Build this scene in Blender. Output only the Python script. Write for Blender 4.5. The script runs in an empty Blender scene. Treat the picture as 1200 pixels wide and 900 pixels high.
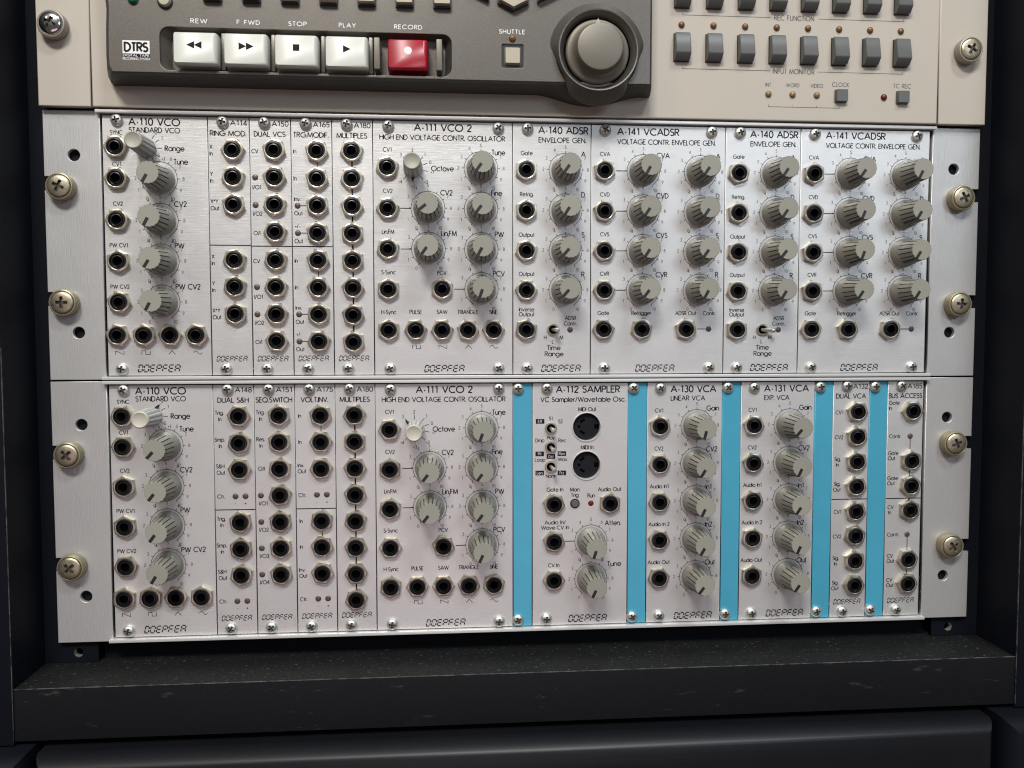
import bpy, bmesh, math, random
from mathutils import Vector, Matrix
random.seed(7)
D = bpy.data
SC = bpy.context.scene
COL = SC.collection
MM = 0.001
R = math.radians

# ------------------------------------------------------------------ camera
cd = D.cameras.new('camera'); cam = D.objects.new('camera', cd); COL.objects.link(cam)
cd.sensor_width = 36.0; cd.lens = 994.87 / 1200 * 36.0
cd.clip_start = 0.01; cd.clip_end = 50
def _rodrigues(r):
    v = Vector(r); return Matrix.Rotation(v.length, 3, v.normalized())
_Rcv = _rodrigues((0.053754, -0.081791, -0.003036)) @ Matrix(((1, 0, 0), (0, 0, -1), (0, 1, 0)))
_m = Matrix((_Rcv[0], -_Rcv[1], -_Rcv[2])).transposed().to_4x4()
_m.translation = Vector((-46.667, -439.587, 154.314)) * MM
cam.matrix_world = _m
SC.camera = cam
try: SC.cycles.filter_width = 1.15
except Exception: pass
SC.render.resolution_x = 1024; SC.render.resolution_y = 768

# ------------------------------------------------------------------ light
w = D.worlds.new('World'); SC.world = w; w.use_nodes = True
nt = w.node_tree; bg = nt.nodes['Background']
tc = nt.nodes.new('ShaderNodeTexCoord'); sp = nt.nodes.new('ShaderNodeSeparateXYZ')
rmp = nt.nodes.new('ShaderNodeValToRGB')
nt.links.new(tc.outputs['Generated'], sp.inputs[0])
mp = nt.nodes.new('ShaderNodeMapRange'); mp.inputs[1].default_value = -1; mp.inputs[2].default_value = 1
nt.links.new(sp.outputs[2], mp.inputs[0]); nt.links.new(mp.outputs[0], rmp.inputs[0])
cr = rmp.color_ramp
cr.elements[0].position = 0.0; cr.elements[0].color = (0.20, 0.135, 0.12, 1)
cr.elements[1].position = 1.0; cr.elements[1].color = (0.80, 0.78, 0.72, 1)
e = cr.elements.new(0.5); e.color = (0.27, 0.25, 0.24, 1)
nt.links.new(rmp.outputs[0], bg.inputs[0]); bg.inputs[1].default_value = 0.33

def area(name, loc, target, size, power, color):
    l = D.lights.new(name, 'AREA'); l.shape = 'RECTANGLE'; l.size, l.size_y = size
    l.energy = power; l.color = color
    o = D.objects.new(name, l); COL.objects.link(o)
    o.location = loc
    o.rotation_euler = (Vector(target) - Vector(loc)).to_track_quat('-Z', 'Y').to_euler()
    return o
area('ceiling_light', (-0.40, -1.55, 1.65), (0, 0, 0.14), (0.62, 0.32), 41, (1.0, 0.972, 0.935))
area('ceiling_light', (0.55, -1.2, 1.95), (0.1, 0, 0.14), (0.4, 0.25), 19, (0.86, 0.93, 1.0))
area('ceiling_light', (-1.5, -1.3, 1.3), (-0.1, 0, 0.1), (0.6, 0.6), 5, (1.0, 0.88, 0.78))
area('sheen_fill', (0.95, -1.75, 0.85), (0.15, 0, 0.2), (0.7, 0.4), 6.0, (0.76, 0.87, 1.0))  # unseen fill added to lay a cool sheen on the upper-right panels
area('pink_bounce_fill', (-0.1, -1.75, -0.35), (0.0, 0, 0.06), (1.1, 0.5), 2.2, (1.0, 0.76, 0.84))  # unseen pink fill added as floor bounce for the lower panels
vs = SC.view_settings
vs.view_transform = 'Standard'; vs.look = 'None'; vs.exposure = 0.0; vs.gamma = 1; vs.use_curve_mapping = False

# ------------------------------------------------------------------ materials
def srgb(r, g, b):
    return tuple(((c / 255) / 12.92 if c / 255 <= 0.04045 else ((c / 255 + 0.055) / 1.055) ** 2.4) for c in (r, g, b)) + (1,)
def mat(name, col, rough=0.5, metal=0.0, var=0.0, vscale=60, bump=0.0, bscale=(800, 800, 800), spec=0.5, rvar=0.0,
        stain=None, coat=0, ovar=0.0):
    m = D.materials.new(name); m.use_nodes = True
    n = m.node_tree.nodes; L = m.node_tree.links
    b = n['Principled BSDF']
    b.inputs['Base Color'].default_value = col; b.inputs['Roughness'].default_value = rough
    b.inputs['Metallic'].default_value = metal; b.inputs['Specular IOR Level'].default_value = spec
    b.inputs['Coat Weight'].default_value = coat
    if col[0] < 0.012 and spec == 0.5: b.inputs['Specular IOR Level'].default_value = 0.15
    geo = n.new('ShaderNodeTexCoord'); src = geo.outputs['Object']
    oi = n.new('ShaderNodeObjectInfo')
    add = n.new('ShaderNodeVectorMath'); add.operation = 'ADD'
    sc_ = n.new('ShaderNodeVectorMath'); sc_.operation = 'SCALE'; sc_.inputs[0].default_value = (1.3, 2.1, 0.7)
    L.new(oi.outputs['Random'], sc_.inputs['Scale']); L.new(src, add.inputs[0]); L.new(sc_.outputs[0], add.inputs[1])
    src = add.outputs[0]
    def noise(scale, detail=4, rough_=0.6):
        mpn = n.new('ShaderNodeMapping'); mpn.inputs['Scale'].default_value = scale
        L.new(src, mpn.inputs[0])
        t = n.new('ShaderNodeTexNoise'); t.inputs['Scale'].default_value = 1.0; t.inputs['Detail'].default_value = detail
        t.inputs['Roughness'].default_value = rough_
        L.new(mpn.outputs[0], t.inputs['Vector']); return t
    colout = None
    if var:
        t = noise((vscale,) * 3)
        mx = n.new('ShaderNodeMixRGB'); mx.blend_type = 'MIX'
        L.new(t.outputs[0], mx.inputs[0])
        mx.inputs[1].default_value = tuple(c * (1 - var) for c in col[:3]) + (1,)
        mx.inputs[2].default_value = tuple(min(1, c * (1 + var)) for c in col[:3]) + (1,)
        colout = mx.outputs[0]
    if stain:
        scl, lo, hi, scol = stain
        t2 = noise((scl,) * 3 if not isinstance(scl, tuple) else scl, 6, 0.7)
        r2 = n.new('ShaderNodeMapRange'); r2.inputs[1].default_value = lo; r2.inputs[2].default_value = hi
        L.new(t2.outputs[0], r2.inputs[0])
        mx2 = n.new('ShaderNodeMixRGB'); L.new(r2.outputs[0], mx2.inputs[0])
        if colout: L.new(colout, mx2.inputs[1])
        else: mx2.inputs[1].default_value = col
        mx2.inputs[2].default_value = scol
        colout = mx2.outputs[0]
    if ovar:
        r5 = n.new('ShaderNodeMapRange'); r5.inputs[3].default_value = 1 - ovar; r5.inputs[4].default_value = 1 + ovar
        L.new(oi.outputs['Random'], r5.inputs[0])
        vm_ = n.new('ShaderNodeVectorMath'); vm_.operation = 'SCALE'
        if colout: L.new(colout, vm_.inputs[0])
        else: vm_.inputs[0].default_value = col[:3]
        L.new(r5.outputs[0], vm_.inputs['Scale']); colout = vm_.outputs[0]
    if colout: L.new(colout, b.inputs['Base Color'])
    if rvar:
        t3 = noise((vscale * 1.7,) * 3)
        r3 = n.new('ShaderNodeMapRange'); r3.inputs[3].default_value = max(0.03, rough - rvar); r3.inputs[4].default_value = rough + rvar
        L.new(t3.outputs[0], r3.inputs[0]); L.new(r3.outputs[0], b.inputs['Roughness'])
    if bump:
        t4 = noise(bscale, 3)
        bp = n.new('ShaderNodeBump'); bp.inputs['Strength'].default_value = bump; bp.inputs['Distance'].default_value = 0.0002
        L.new(t4.outputs[0], bp.inputs['Height']); L.new(bp.outputs[0], b.inputs['Normal'])
    return m

M = {}
M['panel'] = mat('brushed_aluminium', (0.655, 0.65, 0.635, 1), 0.40, 0.6, 0.05, 25, 0.28, (90, 900, 5200), rvar=0.08, ovar=0.03,
                 stain=((130, 130, 90), 0.60, 0.80, (0.55, 0.54, 0.52, 1)))
M['ear'] = mat('ear_aluminium', (0.53, 0.525, 0.51, 1), 0.42, 0.55, 0.05, 20, 0.5, (2600, 900, 160), rvar=0.08)
M['rail'] = mat('rail_aluminium', (0.66, 0.655, 0.64, 1), 0.40, 0.4, 0.04, 30, 0.2, (60, 900, 2500))
M['blue'] = mat('blue_coated_aluminium', srgb(74, 162, 190), 0.34, 0.2, 0.1, 18, 0.15, (900, 900, 200), rvar=0.1,
                stain=(45, 0.66, 0.85, srgb(95, 175, 190)))
M['ink'] = mat('black_print', (0.008, 0.008, 0.009, 1), 0.5)
M['ink_thin'] = mat('fine_grey_print', (0.05, 0.05, 0.052, 1), 0.5)
M['paper'] = mat('bare_metal_print', (0.5, 0.5, 0.5, 1), 0.5)
M['white_ink'] = mat('white_print', (0.75, 0.75, 0.73, 1), 0.5)
M['knob'] = mat('grey_knob_plastic', srgb(126, 123, 112), 0.36, 0, 0.08, 200, 0.12, (2500, 2500, 2500), rvar=0.08, ovar=0.07)
M['cap'] = mat('knob_cap_plastic', srgb(140, 138, 127), 0.55, 0, 0.05, 300, 0.15, (2500, 2500, 2500), ovar=0.06,
               stain=(350, 0.62, 0.8, srgb(120, 116, 100)))
M['skirt'] = mat('knob_skirt_plastic', srgb(124, 122, 112), 0.22, 0, 0.05, 200, ovar=0.07)
M['groove'] = mat('dark_groove', (0.07, 0.067, 0.06, 1), 0.6)
M['pointer'] = mat('black_pointer', (0.012, 0.012, 0.012, 1), 0.45)
M['rknob'] = mat('pale_rotary_plastic', srgb(178, 180, 176), 0.35, 0, 0.04, 200)
M['nickel'] = mat('nickel_nut', (0.50, 0.455, 0.365, 1), 0.34, 0.9, 0.14, 260, 0.08, (900, 900, 900), rvar=0.08, ovar=0.14)
M['socket'] = mat('black_socket_plastic', (0.006, 0.006, 0.0075, 1), 0.3, spec=0.45)
M['hole'] = mat('deep_black', (0.002, 0.002, 0.002, 1), 0.9, spec=0.0)
M['screw'] = mat('zinc_screw', (0.60, 0.61, 0.57, 1), 0.40, 0.85, 0.15, 500, 0.15, (1200, 1200, 1200), rvar=0.12)
M['brass'] = mat('worn_nickel_screw', (0.43, 0.375, 0.27, 1), 0.40, 0.88, 0.3, 300, 0.4, (900, 900, 900), rvar=0.1,
                 stain=(420, 0.6, 0.72, (0.16, 0.12, 0.08, 1)))
M['recess'] = mat('cross_recess', (0.10, 0.09, 0.075, 1), 0.5, 0.6)
M['washer'] = mat('cup_washer', srgb(146, 137, 111), 0.40, 0.5, 0.08, 90)
M['washer_grey'] = mat('cup_washer_grey', srgb(148, 140, 128), 0.4, 0.2, 0.08, 90)
M['chrome'] = mat('chrome_screw', (0.6, 0.6, 0.58, 1), 0.16, 1.0, 0.1, 300, rvar=0.05)
M['led_off'] = mat('unlit_led', (0.085, 0.052, 0.048, 1), 0.35)
M['led_red'] = mat('unlit_red_led', (0.12, 0.012, 0.008, 1), 0.2)
M['led_amber'] = mat('unlit_amber_led', (0.17, 0.085, 0.035, 1), 0.2)
M['led_pale'] = mat('unlit_pale_led', (0.22, 0.15, 0.07, 1), 0.2)
M['led_green'] = mat('unlit_green_led', (0.01, 0.16, 0.075, 1), 0.2)
M['beige'] = mat('beige_paint', srgb(177, 169, 156), 0.5, 0, 0.03, 30, 0.1, (2500, 2500, 2500))
M['dark_panel'] = mat('metallic_grey_paint', srgb(103, 99, 93), 0.36, 0.6, 0.45, 1500, 0.25, (2500, 2500, 2500))
M['dark_side'] = mat('dark_grey_moulding', srgb(62, 60, 58), 0.5, 0.1, 0.05, 300)
M['key_white'] = mat('cream_key_plastic', srgb(198, 198, 188), 0.38, 0, 0.02, 60)
M['key_red'] = mat('red_key_plastic', srgb(150, 12, 32), 0.3, 0, 0.03, 60)
M['key_grey'] = mat('grey_button_plastic', srgb(84, 85, 82), 0.42, 0, 0.04, 200)
M['key_beige'] = mat('beige_button_plastic', srgb(176, 168, 148), 0.35, 0, 0.03, 200)
M['key_base'] = mat('black_button_surround', (0.012, 0.012, 0.014, 1), 0.4)
M['jog'] = mat('jog_wheel_paint', srgb(112, 106, 95), 0.45, 0.25, 0.05, 900, 0.15, (2500, 2500, 2500))
M['black_paint'] = mat('black_cabinet_paint', (0.0035, 0.0045, 0.008, 1), 0.6, 0, 0.15, 30, 0.3, (1500, 1500, 1500),
                       stain=(160, 0.74, 0.82, (0.03, 0.03, 0.033, 1)))
M['ledge'] = mat('dusty_black_ledge', (0.0095, 0.010, 0.010, 1), 0.6, 0, 0.35, 60, 0.5, (1800, 1800, 1800),
                 stain=(430, 0.60, 0.70, (0.09, 0.09, 0.085, 1)))
M['ledge_front'] = mat('scuffed_black_front', (0.0075, 0.008, 0.0095, 1), 0.5, 0, 0.15, 30, 0.3, (1500, 1500, 1500),
                       stain=((45, 120, 170), 0.63, 0.76, (0.06, 0.06, 0.06, 1)))
M['worn_edge'] = mat('worn_edge', (0.10, 0.095, 0.09, 1), 0.6, 0, 0.5, 120, stain=(150, 0.42, 0.6, (0.012, 0.012, 0.012, 1)))

# ------------------------------------------------------------------ object helpers
def link(name, me, parent=None, loc=(0, 0, 0), rot=(0, 0, 0)):
    o = D.objects.new(name, me); COL.objects.link(o)
    if parent: o.parent = parent
    o.location = Vector(loc) * MM; o.rotation_euler = rot
    return o
def empty(name, loc, label, cat, group=None):
    o = link(name, None, None, loc); o.empty_display_size = 0.01
    o['label'] = label; o['category'] = cat
    if group: o['group'] = group
    return o
def tomesh(name, bm, mats, smooth=None):
    bmesh.ops.scale(bm, vec=(MM,) * 3, verts=bm.verts)
    me = D.meshes.new(name); bm.to_mesh(me); bm.free()
    for m in mats: me.materials.append(m)
    if smooth is not None:
        for p in me.polygons: p.use_smooth = True
        me.set_sharp_from_angle(angle=R(smooth))
    return me
def lathe(bm, prof, n=32, mi=None, cx=0, cz=0, closed_end=True):
    """prof: list of (radius, y) from rim at back to front centre; axis along y"""
    rings = []
    for k, (r, y) in enumerate(prof):
        if r < 1e-6: rings.append([bm.verts.new((cx, y, cz))])
        else: rings.append([bm.verts.new((cx + r * math.cos(2 * math.pi * i / n), y, cz + r * math.sin(2 * math.pi * i / n))) for i in range(n)])
    for k in range(len(rings) - 1):
        a, b = rings[k], rings[k + 1]
        for i in range(n):
            j = (i + 1) % n
            if len(a) == 1 and len(b) == 1: continue
            if len(b) == 1: f = bm.faces.new((a[i], a[j], b[0]))
            elif len(a) == 1: f = bm.faces.new((a[0], b[j], b[i]))
            else: f = bm.faces.new((a[i], a[j], b[j], b[i]))
            if mi: f.material_index = mi[k]
    return rings
def box(bm, x0, x1, y0, y1, z0, z1, mi=0, bev=0):
    b2 = bmesh.new()
    bmesh.ops.create_cube(b2, size=1)
    for v in b2.verts:
        v.co = Vector(((x0 + x1) / 2 + v.co.x * (x1 - x0), (y0 + y1) / 2 + v.co.y * (y1 - y0), (z0 + z1) / 2 + v.co.z * (z1 - z0)))
    if bev: bmesh.ops.bevel(b2, geom=b2.edges[:], offset=bev, segments=2, affect='EDGES', profile=0.6)
    vm = {v: bm.verts.new(v.co) for v in b2.verts}
    for f in b2.faces:
        nf = bm.faces.new([vm[v] for v in f.verts]); nf.material_index = mi
    b2.free()
def prism(bm, pts, y0, y1, mi=0, side=None, shrink=None):
    """pts (x,z) counter-clockwise seen from the front (-y); y1 is the front. shrink: scale of front loop"""
    a = [bm.verts.new((x, y0, z)) for x, z in pts]
    q = shrink or pts
    b = [bm.verts.new((x, y1, z)) for x, z in q]
    n = len(pts)
    for i in range(n):
        f = bm.faces.new((a[i], a[(i + 1) % n], b[(i + 1) % n], b[i])); f.material_index = side if side is not None else mi
    f = bm.faces.new(b); f.material_index = mi
def rrect(x0, x1, z0, z1, r, n=5):
    out = []
    for cx, cz, a in ((x1 - r, z0 + r, -90), (x1 - r, z1 - r, 0), (x0 + r, z1 - r, 90), (x0 + r, z0 + r, 180)):
        for i in range(n + 1):
            t = R(a + 90 * i / n); out.append((cx + r * math.cos(t), cz + r * math.sin(t)))
    return out
def circle(cx, cz, r, n=24):
    return [(cx + r * math.cos(2 * math.pi * i / n), cz + r * math.sin(2 * math.pi * i / n)) for i in range(n)]
def plate(name, loops, y_front, thick, m, bev=0.2, bres=1):
    """flat plate with holes: first loop is the outline; loops are (x,z) in mm; front face at y_front"""
    cu = D.curves.new('tmp', 'CURVE'); cu.dimensions = '2D'; cu.fill_mode = 'BOTH'
    cu.extrude = (thick / 2 - bev) * MM; cu.bevel_depth = bev * MM; cu.bevel_resolution = bres; cu.offset = -bev * MM
    for lp in loops:
        s = cu.splines.new('POLY'); s.points.add(len(lp) - 1); s.use_cyclic_u = True
        for p, (x, z) in zip(s.points, lp): p.co = (x * MM, z * MM, 0, 1)
    o = D.objects.new('tmp', cu); COL.objects.link(o)
    dg = bpy.context.evaluated_depsgraph_get()
    me = D.meshes.new_from_object(o.evaluated_get(dg))
    D.objects.remove(o); D.curves.remove(cu)
    me.name = name
    me.transform(Matrix.Rotation(R(90), 4, 'X'))
    me.transform(Matrix.Translation((0, (y_front + thick / 2) * MM, 0)))
    me.materials.clear(); me.materials.append(m)
    return me

# ------------------------------------------------------------------ stroke lettering
def arc(cx, cy, rx, ry, a0, a1, n=None):
    n = n or max(3, int(abs(a1 - a0) / 22))
    return [(cx + rx * math.cos(R(a0 + (a1 - a0) * i / n)), cy + ry * math.sin(R(a0 + (a1 - a0) * i / n))) for i in range(n + 1)]
X = 0.70
G = {
 'A': (.80, [[(0, 0), (.40, 1), (.80, 0)], [(.14, .34), (.66, .34)]]),
 'B': (.52, [[(.26, .53), (0, .53), (0, 1)] + arc(.27, .765, .21, .235, 90, -90), [(.0, .53), (0, 0)] + arc(.27, .265, .25, .265, -90, 90)]),
 'C': (.80, [arc(.48, .5, .48, .5, 48, 312)]),
 'D': (.64, [[(0, 0), (0, 1)] + arc(.16, .5, .48, .5, 90, -90) + [(0, 0)]]),
 'E': (.46, [[(.46, 1), (0, 1), (0, 0), (.46, 0)], [(0, .53), (.42, .53)]]),
 'F': (.44, [[(.44, 1), (0, 1), (0, 0)], [(0, .53), (.40, .53)]]),
 'G': (.90, [arc(.48, .5, .48, .5, 48, 350) + [(.93, .47), (.52, .47)]]),
 'H': (.62, [[(0, 0), (0, 1)], [(.62, 0), (.62, 1)], [(0, .53), (.62, .53)]]),
 'I': (.0, [[(0, 0), (0, 1)]]),
 'J': (.40, [[(.40, 1), (.40, .22)] + arc(.20, .22, .20, .22, 0, -180)]),
 'K': (.58, [[(0, 0), (0, 1)], [(.52, 1), (.02, .5), (.58, 0)]]),
 'L': (.40, [[(0, 1), (0, 0), (.40, 0)]]),
 'M': (.86, [[(0, 0), (.07, 1), (.43, .05), (.79, 1), (.86, 0)]]),
 'N': (.64, [[(0, 0), (0, 1), (.64, 0), (.64, 1)]]),
 'O': (.96, [arc(.48, .5, .48, .5, 90, 450, 18)]),
 'P': (.50, [[(0, 0), (0, 1)] + arc(.24, .75, .26, .25, 90, -90) + [(0, .5)]]),
 'Q': (.96, [arc(.48, .5, .48, .5, 90, 450, 18), [(.55, .3), (.92, -.04)]]),
 'R': (.52, [[(0, 0), (0, 1)] + arc(.25, .75, .26, .25, 90, -90) + [(0, .5)], [(.22, .5), (.52, 0)]]),
 'S': (.48, [arc(.24, .76, .21, .24, 30, 250) + arc(.24, .27, .24, .27, 80, -150)]),
 'T': (.48, [[(0, 1), (.48, 1)], [(.24, 1), (.24, 0)]]),
 'U': (.60, [[(0, 1), (0, .3)] + arc(.30, .30, .30, .30, 180, 360) + [(.60, 1)]]),
 'V': (.70, [[(0, 1), (.35, 0), (.70, 1)]]),
 'W': (1.1, [[(0, 1), (.28, 0), (.55, .95), (.82, 0), (1.1, 1)]]),
 'X': (.62, [[(0, 0), (.62, 1)], [(0, 1), (.62, 0)]]),
 'Y': (.64, [[(0, 1), (.32, .46), (.64, 1)], [(.32, .46), (.32, 0)]]),
 'Z': (.50, [[(0, 1), (.50, 1), (0, 0), (.50, 0)]]),
 'a': (.66, [arc(.33, .35, .33, .35, 90, 450, 14), [(.66, .70), (.66, 0)]]),
 'b': (.66, [arc(.33, .35, .33, .35, 90, 450, 14), [(0, 1), (0, 0)]]),
 'c': (.56, [arc(.34, .35, .34, .35, 45, 315)]),
 'd': (.66, [arc(.33, .35, .33, .35, 90, 450, 14), [(.66, 1), (.66, 0)]]),
 'e': (.66, [[(.02, .36), (.66, .36)] + arc(.34, .35, .32, .35, 5, 320)]),
 'f': (.30, [arc(.32, .80, .20, .20, 90, 180) + [(.12, 0)], [(0, .68), (.30, .68)]]),
 'g': (.66, [arc(.33, .35, .33, .35, 90, 450, 14), [(.66, .70), (.66, -.05)] + arc(.34, -.05, .32, .23, 0, -150)]),
 'h': (.52, [[(0, 0), (0, 1)], [(0, .4)] + arc(.26, .42, .26, .28, 180, 0) + [(.52, 0)]]),
 'i': (.0, [[(0, 0), (0, .70)], [(0, .90), (0, 1.0)]]),
 'k': (.46, [[(0, 0), (0, 1)], [(.42, .7), (.02, .34), (.46, 0)]]),
 'l': (.0, [[(0, 0), (0, 1)]]),
 'm': (.84, [[(0, 0), (0, .70)], [(0, .45)] + arc(.21, .48, .21, .22, 180, 0) + [(.42, 0)], [(.42, .45)] + arc(.63, .48, .21, .22, 180, 0) + [(.84, 0)]]),
 'n': (.52, [[(0, 0), (0, .70)], [(0, .4)] + arc(.26, .42, .26, .28, 180, 0) + [(.52, 0)]]),
 'o': (.68, [arc(.34, .35, .34, .35, 90, 450, 14)]),
 'p': (.66, [arc(.33, .35, .33, .35, 90, 450, 14), [(0, .70), (0, -.28)]]),
 'r': (.26, [[(0, 0), (0, .70)], [(0, .45)] + arc(.24, .45, .24, .25, 180, 80)]),
 's': (.38, [arc(.19, .53, .16, .17, 30, 250) + arc(.19, .18, .19, .18, 80, -150)]),
 't': (.30, [[(.15, 1), (.15, 0)], [(0, .70), (.30, .70)]]),
 'u': (.52, [[(0, .70), (0, .28)] + arc(.26, .28, .26, .28, 180, 360) + [(.52, .70)], [(.52, .3), (.52, 0)]]),
 'v': (.50, [[(0, .70), (.25, 0), (.50, .70)]]),
 'w': (.72, [[(0, .70), (.18, 0), (.36, .66), (.54, 0), (.72, .70)]]),
 'y': (.50, [[(0, .70), (.26, 0)], [(.50, .70), (.14, -.28)]]),
 'z': (.42, [[(0, .70), (.42, .70), (0, 0), (.42, 0)]]),
 '0': (.54, [arc(.27, .5, .27, .5, 90, 450, 14)]),
 '1': (.38, [[(.06, .86), (.26, 1), (.26, 0)]]),
 '2': (.50, [arc(.25, .74, .24, .26, 175, -20) + [(0, 0), (.50, 0)]]),
 '3': (.48, [arc(.23, .76, .21, .24, 150, -70) + [(.2, .53)], arc(.23, .27, .24, .27, 90, -150)]),
 '4': (.54, [[(.40, 0), (.40, 1), (0, .28), (.54, .28)]]),
 '5': (.50, [[(.46, 1), (.12, 1), (.05, .55)] + arc(.23, .31, .25, .31, 110, -150)]),
 '6': (.52, [[(.38, 1), (.06, .48)] + arc(.26, .30, .26, .30, 140, 500, 14)]),
 '7': (.48, [[(0, 1), (.48, 1), (.12, 0)]]),
 '8': (.50, [arc(.25, .76, .20, .24, 90, 450, 12), arc(.25, .27, .25, .27, 90, 450, 12)]),
 '9': (.52, [[(.14, 0), (.46, .52)] + arc(.26, .70, .26, .30, -40, 320, 14)]),
 '-': (.24, [[(0.02, .36), (.22, .36)]]), '.': (.04, [[(.0, -.03), (0, .15)]]), '/': (.34, [[(0, -.05), (.34, 1.05)]]),
 '+': (.44, [[(0, .4), (.44, .4)], [(.22, .18), (.22, .62)]]), '*': (.30, [[(0, .55), (.30, .85)], [(0, .85), (.30, .55)], [(.15, .5), (.15, .9)]]),
 '&': (.66, [[(.66, 0), (.14, .68)] + arc(.30, .80, .17, .2, 215, -30) + [(.16, .48)] + arc(.26, .25, .26, .25, 120, 330) + [(.62, .42)]]),
 ',': (.0, [[(0, -.12), (.03, .08)]]), ' ': (.28, []),
}
_lift = [0]
def stroke(bm, pts, wd, y, mi=0):
    """one mitred ribbon"""
    pts = [p for i, p in enumerate(pts) if i == 0 or (abs(p[0] - pts[i - 1][0]) + abs(p[1] - pts[i - 1][1])) > 1e-5]
    if len(pts) < 2: return
    for i in range(1, len(pts) - 1):
        d1 = (Vector(pts[i]) - Vector(pts[i - 1])).normalized(); d2 = (Vector(pts[i + 1]) - Vector(pts[i])).normalized()
        if d1.dot(d2) < 0.2:
            e = wd * 0.35
            stroke(bm, list(pts[:i]) + [tuple(Vector(pts[i]) + d1 * e * (1 if d1.dot(d2) > -.3 else .3))], wd, y, mi)
            stroke(bm, [tuple(Vector(pts[i]) - d2 * e * (1 if d1.dot(d2) > -.3 else .3))] + list(pts[i + 1:]), wd, y, mi)
            return
    _lift[0] = (_lift[0] + 1) % 6
    yy = y - 0.004 * _lift[0]
    closed = abs(pts[0][0] - pts[-1][0]) + abs(pts[0][1] - pts[-1][1]) < 1e-4
    n = len(pts); L = []; Rr = []
    for i in range(n):
        p = Vector(pts[i])
        a = Vector(pts[i - 1]) if i > 0 else (Vector(pts[-2]) if closed else None)
        c = Vector(pts[i + 1]) if i < n - 1 else (Vector(pts[1]) if closed else None)
        d1 = (p - a).normalized() if a is not None else None
        d2 = (c - p).normalized() if c is not None else None
        if d1 is None: d1 = d2
        if d2 is None: d2 = d1
        nn = Vector((-(d1.y + d2.y), d1.x + d2.x))
        if nn.length < 1e-4: nn = Vector((-d1.y, d1.x))
        nn.normalize()
        k = 1 / max(0.45, nn.dot(Vector((-d1.y, d1.x))))
        L.append(p + nn * wd / 2 * k); Rr.append(p - nn * wd / 2 * k)
    vl = [bm.verts.new((q.x, yy, q.y)) for q in L]; vr = [bm.verts.new((q.x, yy, q.y)) for q in Rr]
    for i in range(n - 1):
        f = bm.faces.new((vl[i], vr[i], vr[i + 1], vl[i + 1])); f.material_index = mi
def twidth(s, sp=0.165):
    return sum(G[c][0] + sp for c in s) - sp
def text(bm, s, x, z, h, al='c', wd=None, y=-0.03, wt=0.172, sp=0.165, mi=0, kx=1.0):
    """z is the vertical middle of the capitals; al l/c/r; wd fits the width"""
    tw = twidth(s, sp) * h * kx
    if wd: kx = kx * wd / tw; tw = wd
    x0 = x - (tw / 2 if al == 'c' else tw if al == 'r' else 0); z0 = z - h / 2
    for c in s:
        g, st = G[c]
        for ps in st: stroke(bm, [(x0 + px * h * kx, z0 + pz * h) for px, pz in ps], h * wt, y, mi)
        x0 += (g + sp) * h * kx
SEG = {'D': 'abcdxy', 'O': 'abcdef', 'E': 'adefg', 'P': 'abefg', 'F': 'aefg', 'R': 'abcefg'}
def logo(bm, xl, xr, z, h, y=-0.03):
    n = 7; wcell = (xr - xl - 0.18 * h) / (n - 0.25); cw = wcell * 0.72; t = h * 0.17; g = h * 0.085; z0 = z - h / 2
    S = lambda x, zz: (xl + x + 0.20 * zz, z0 + zz)
    for i, ch in enumerate('DOEPFER'):
        o = i * wcell; H = h / 2
        sg = {'a': ((o + g, h), (o + cw - g, h)), 'd': ((o + g, 0), (o + cw - g, 0)), 'g': ((o + g, H), (o + cw - g, H)),
              'b': ((o + cw, h - g), (o + cw, H + g)), 'c': ((o + cw, H - g), (o + cw, g)),
              'f': ((o, h - g), (o, H + g)), 'e': ((o, H - g), (o, g)), 'x': ((o + cw * .16, h - g), (o + cw * .16, H + g)), 'y': ((o + cw * .16, H - g), (o + cw * .16, g))}
        for k in SEG[ch]:
            a, b = sg[k]; stroke(bm, [S(*a), S(*b)], t, y)
def wave(bm, kind, x, z, s=1.0):
    w_, h_ = 2.4 * s, 1.1 * s
    P = {'saw': [(-w_, -h_), (-w_, h_), (w_, -h_), (w_, h_)],
         'pulse': [(-w_, -h_), (-w_, h_), (-.1, h_), (-.1, -h_), (w_, -h_), (w_, h_)],
         'tri': [(-w_ * .8, -h_), (0, h_), (w_ * .8, -h_)],
         'sine': [(-w_ + 2 * w_ * i / 16, h_ * .9 * math.sin(2 * math.pi * i / 16)) for i in range(17)]}[kind]
    stroke(bm, [(x + a, z + b) for a, b in P], 0.28, -0.03)
def scale_print(bm, cx, cz, skip=(6,)):
    stroke(bm, [(cx + 8.6 * math.cos(R(a)), cz + 8.6 * math.sin(R(a))) for a in [-122 - i * 296 / 46 for i in range(47)]], 0.26, -0.03)
    for i in range(11):
        a = R(-122 - i * 29.6); c, s = math.cos(a), math.sin(a)
        stroke(bm, [(cx + 8.6 * c, cz + 8.6 * s), (cx + 9.7 * c, cz + 9.7 * s)], 0.28, -0.03)
        if i not in skip: text(bm, str(i), cx + 11.6 * c, cz + 11.6 * s, 1.6, wt=0.14, mi=1)

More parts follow.
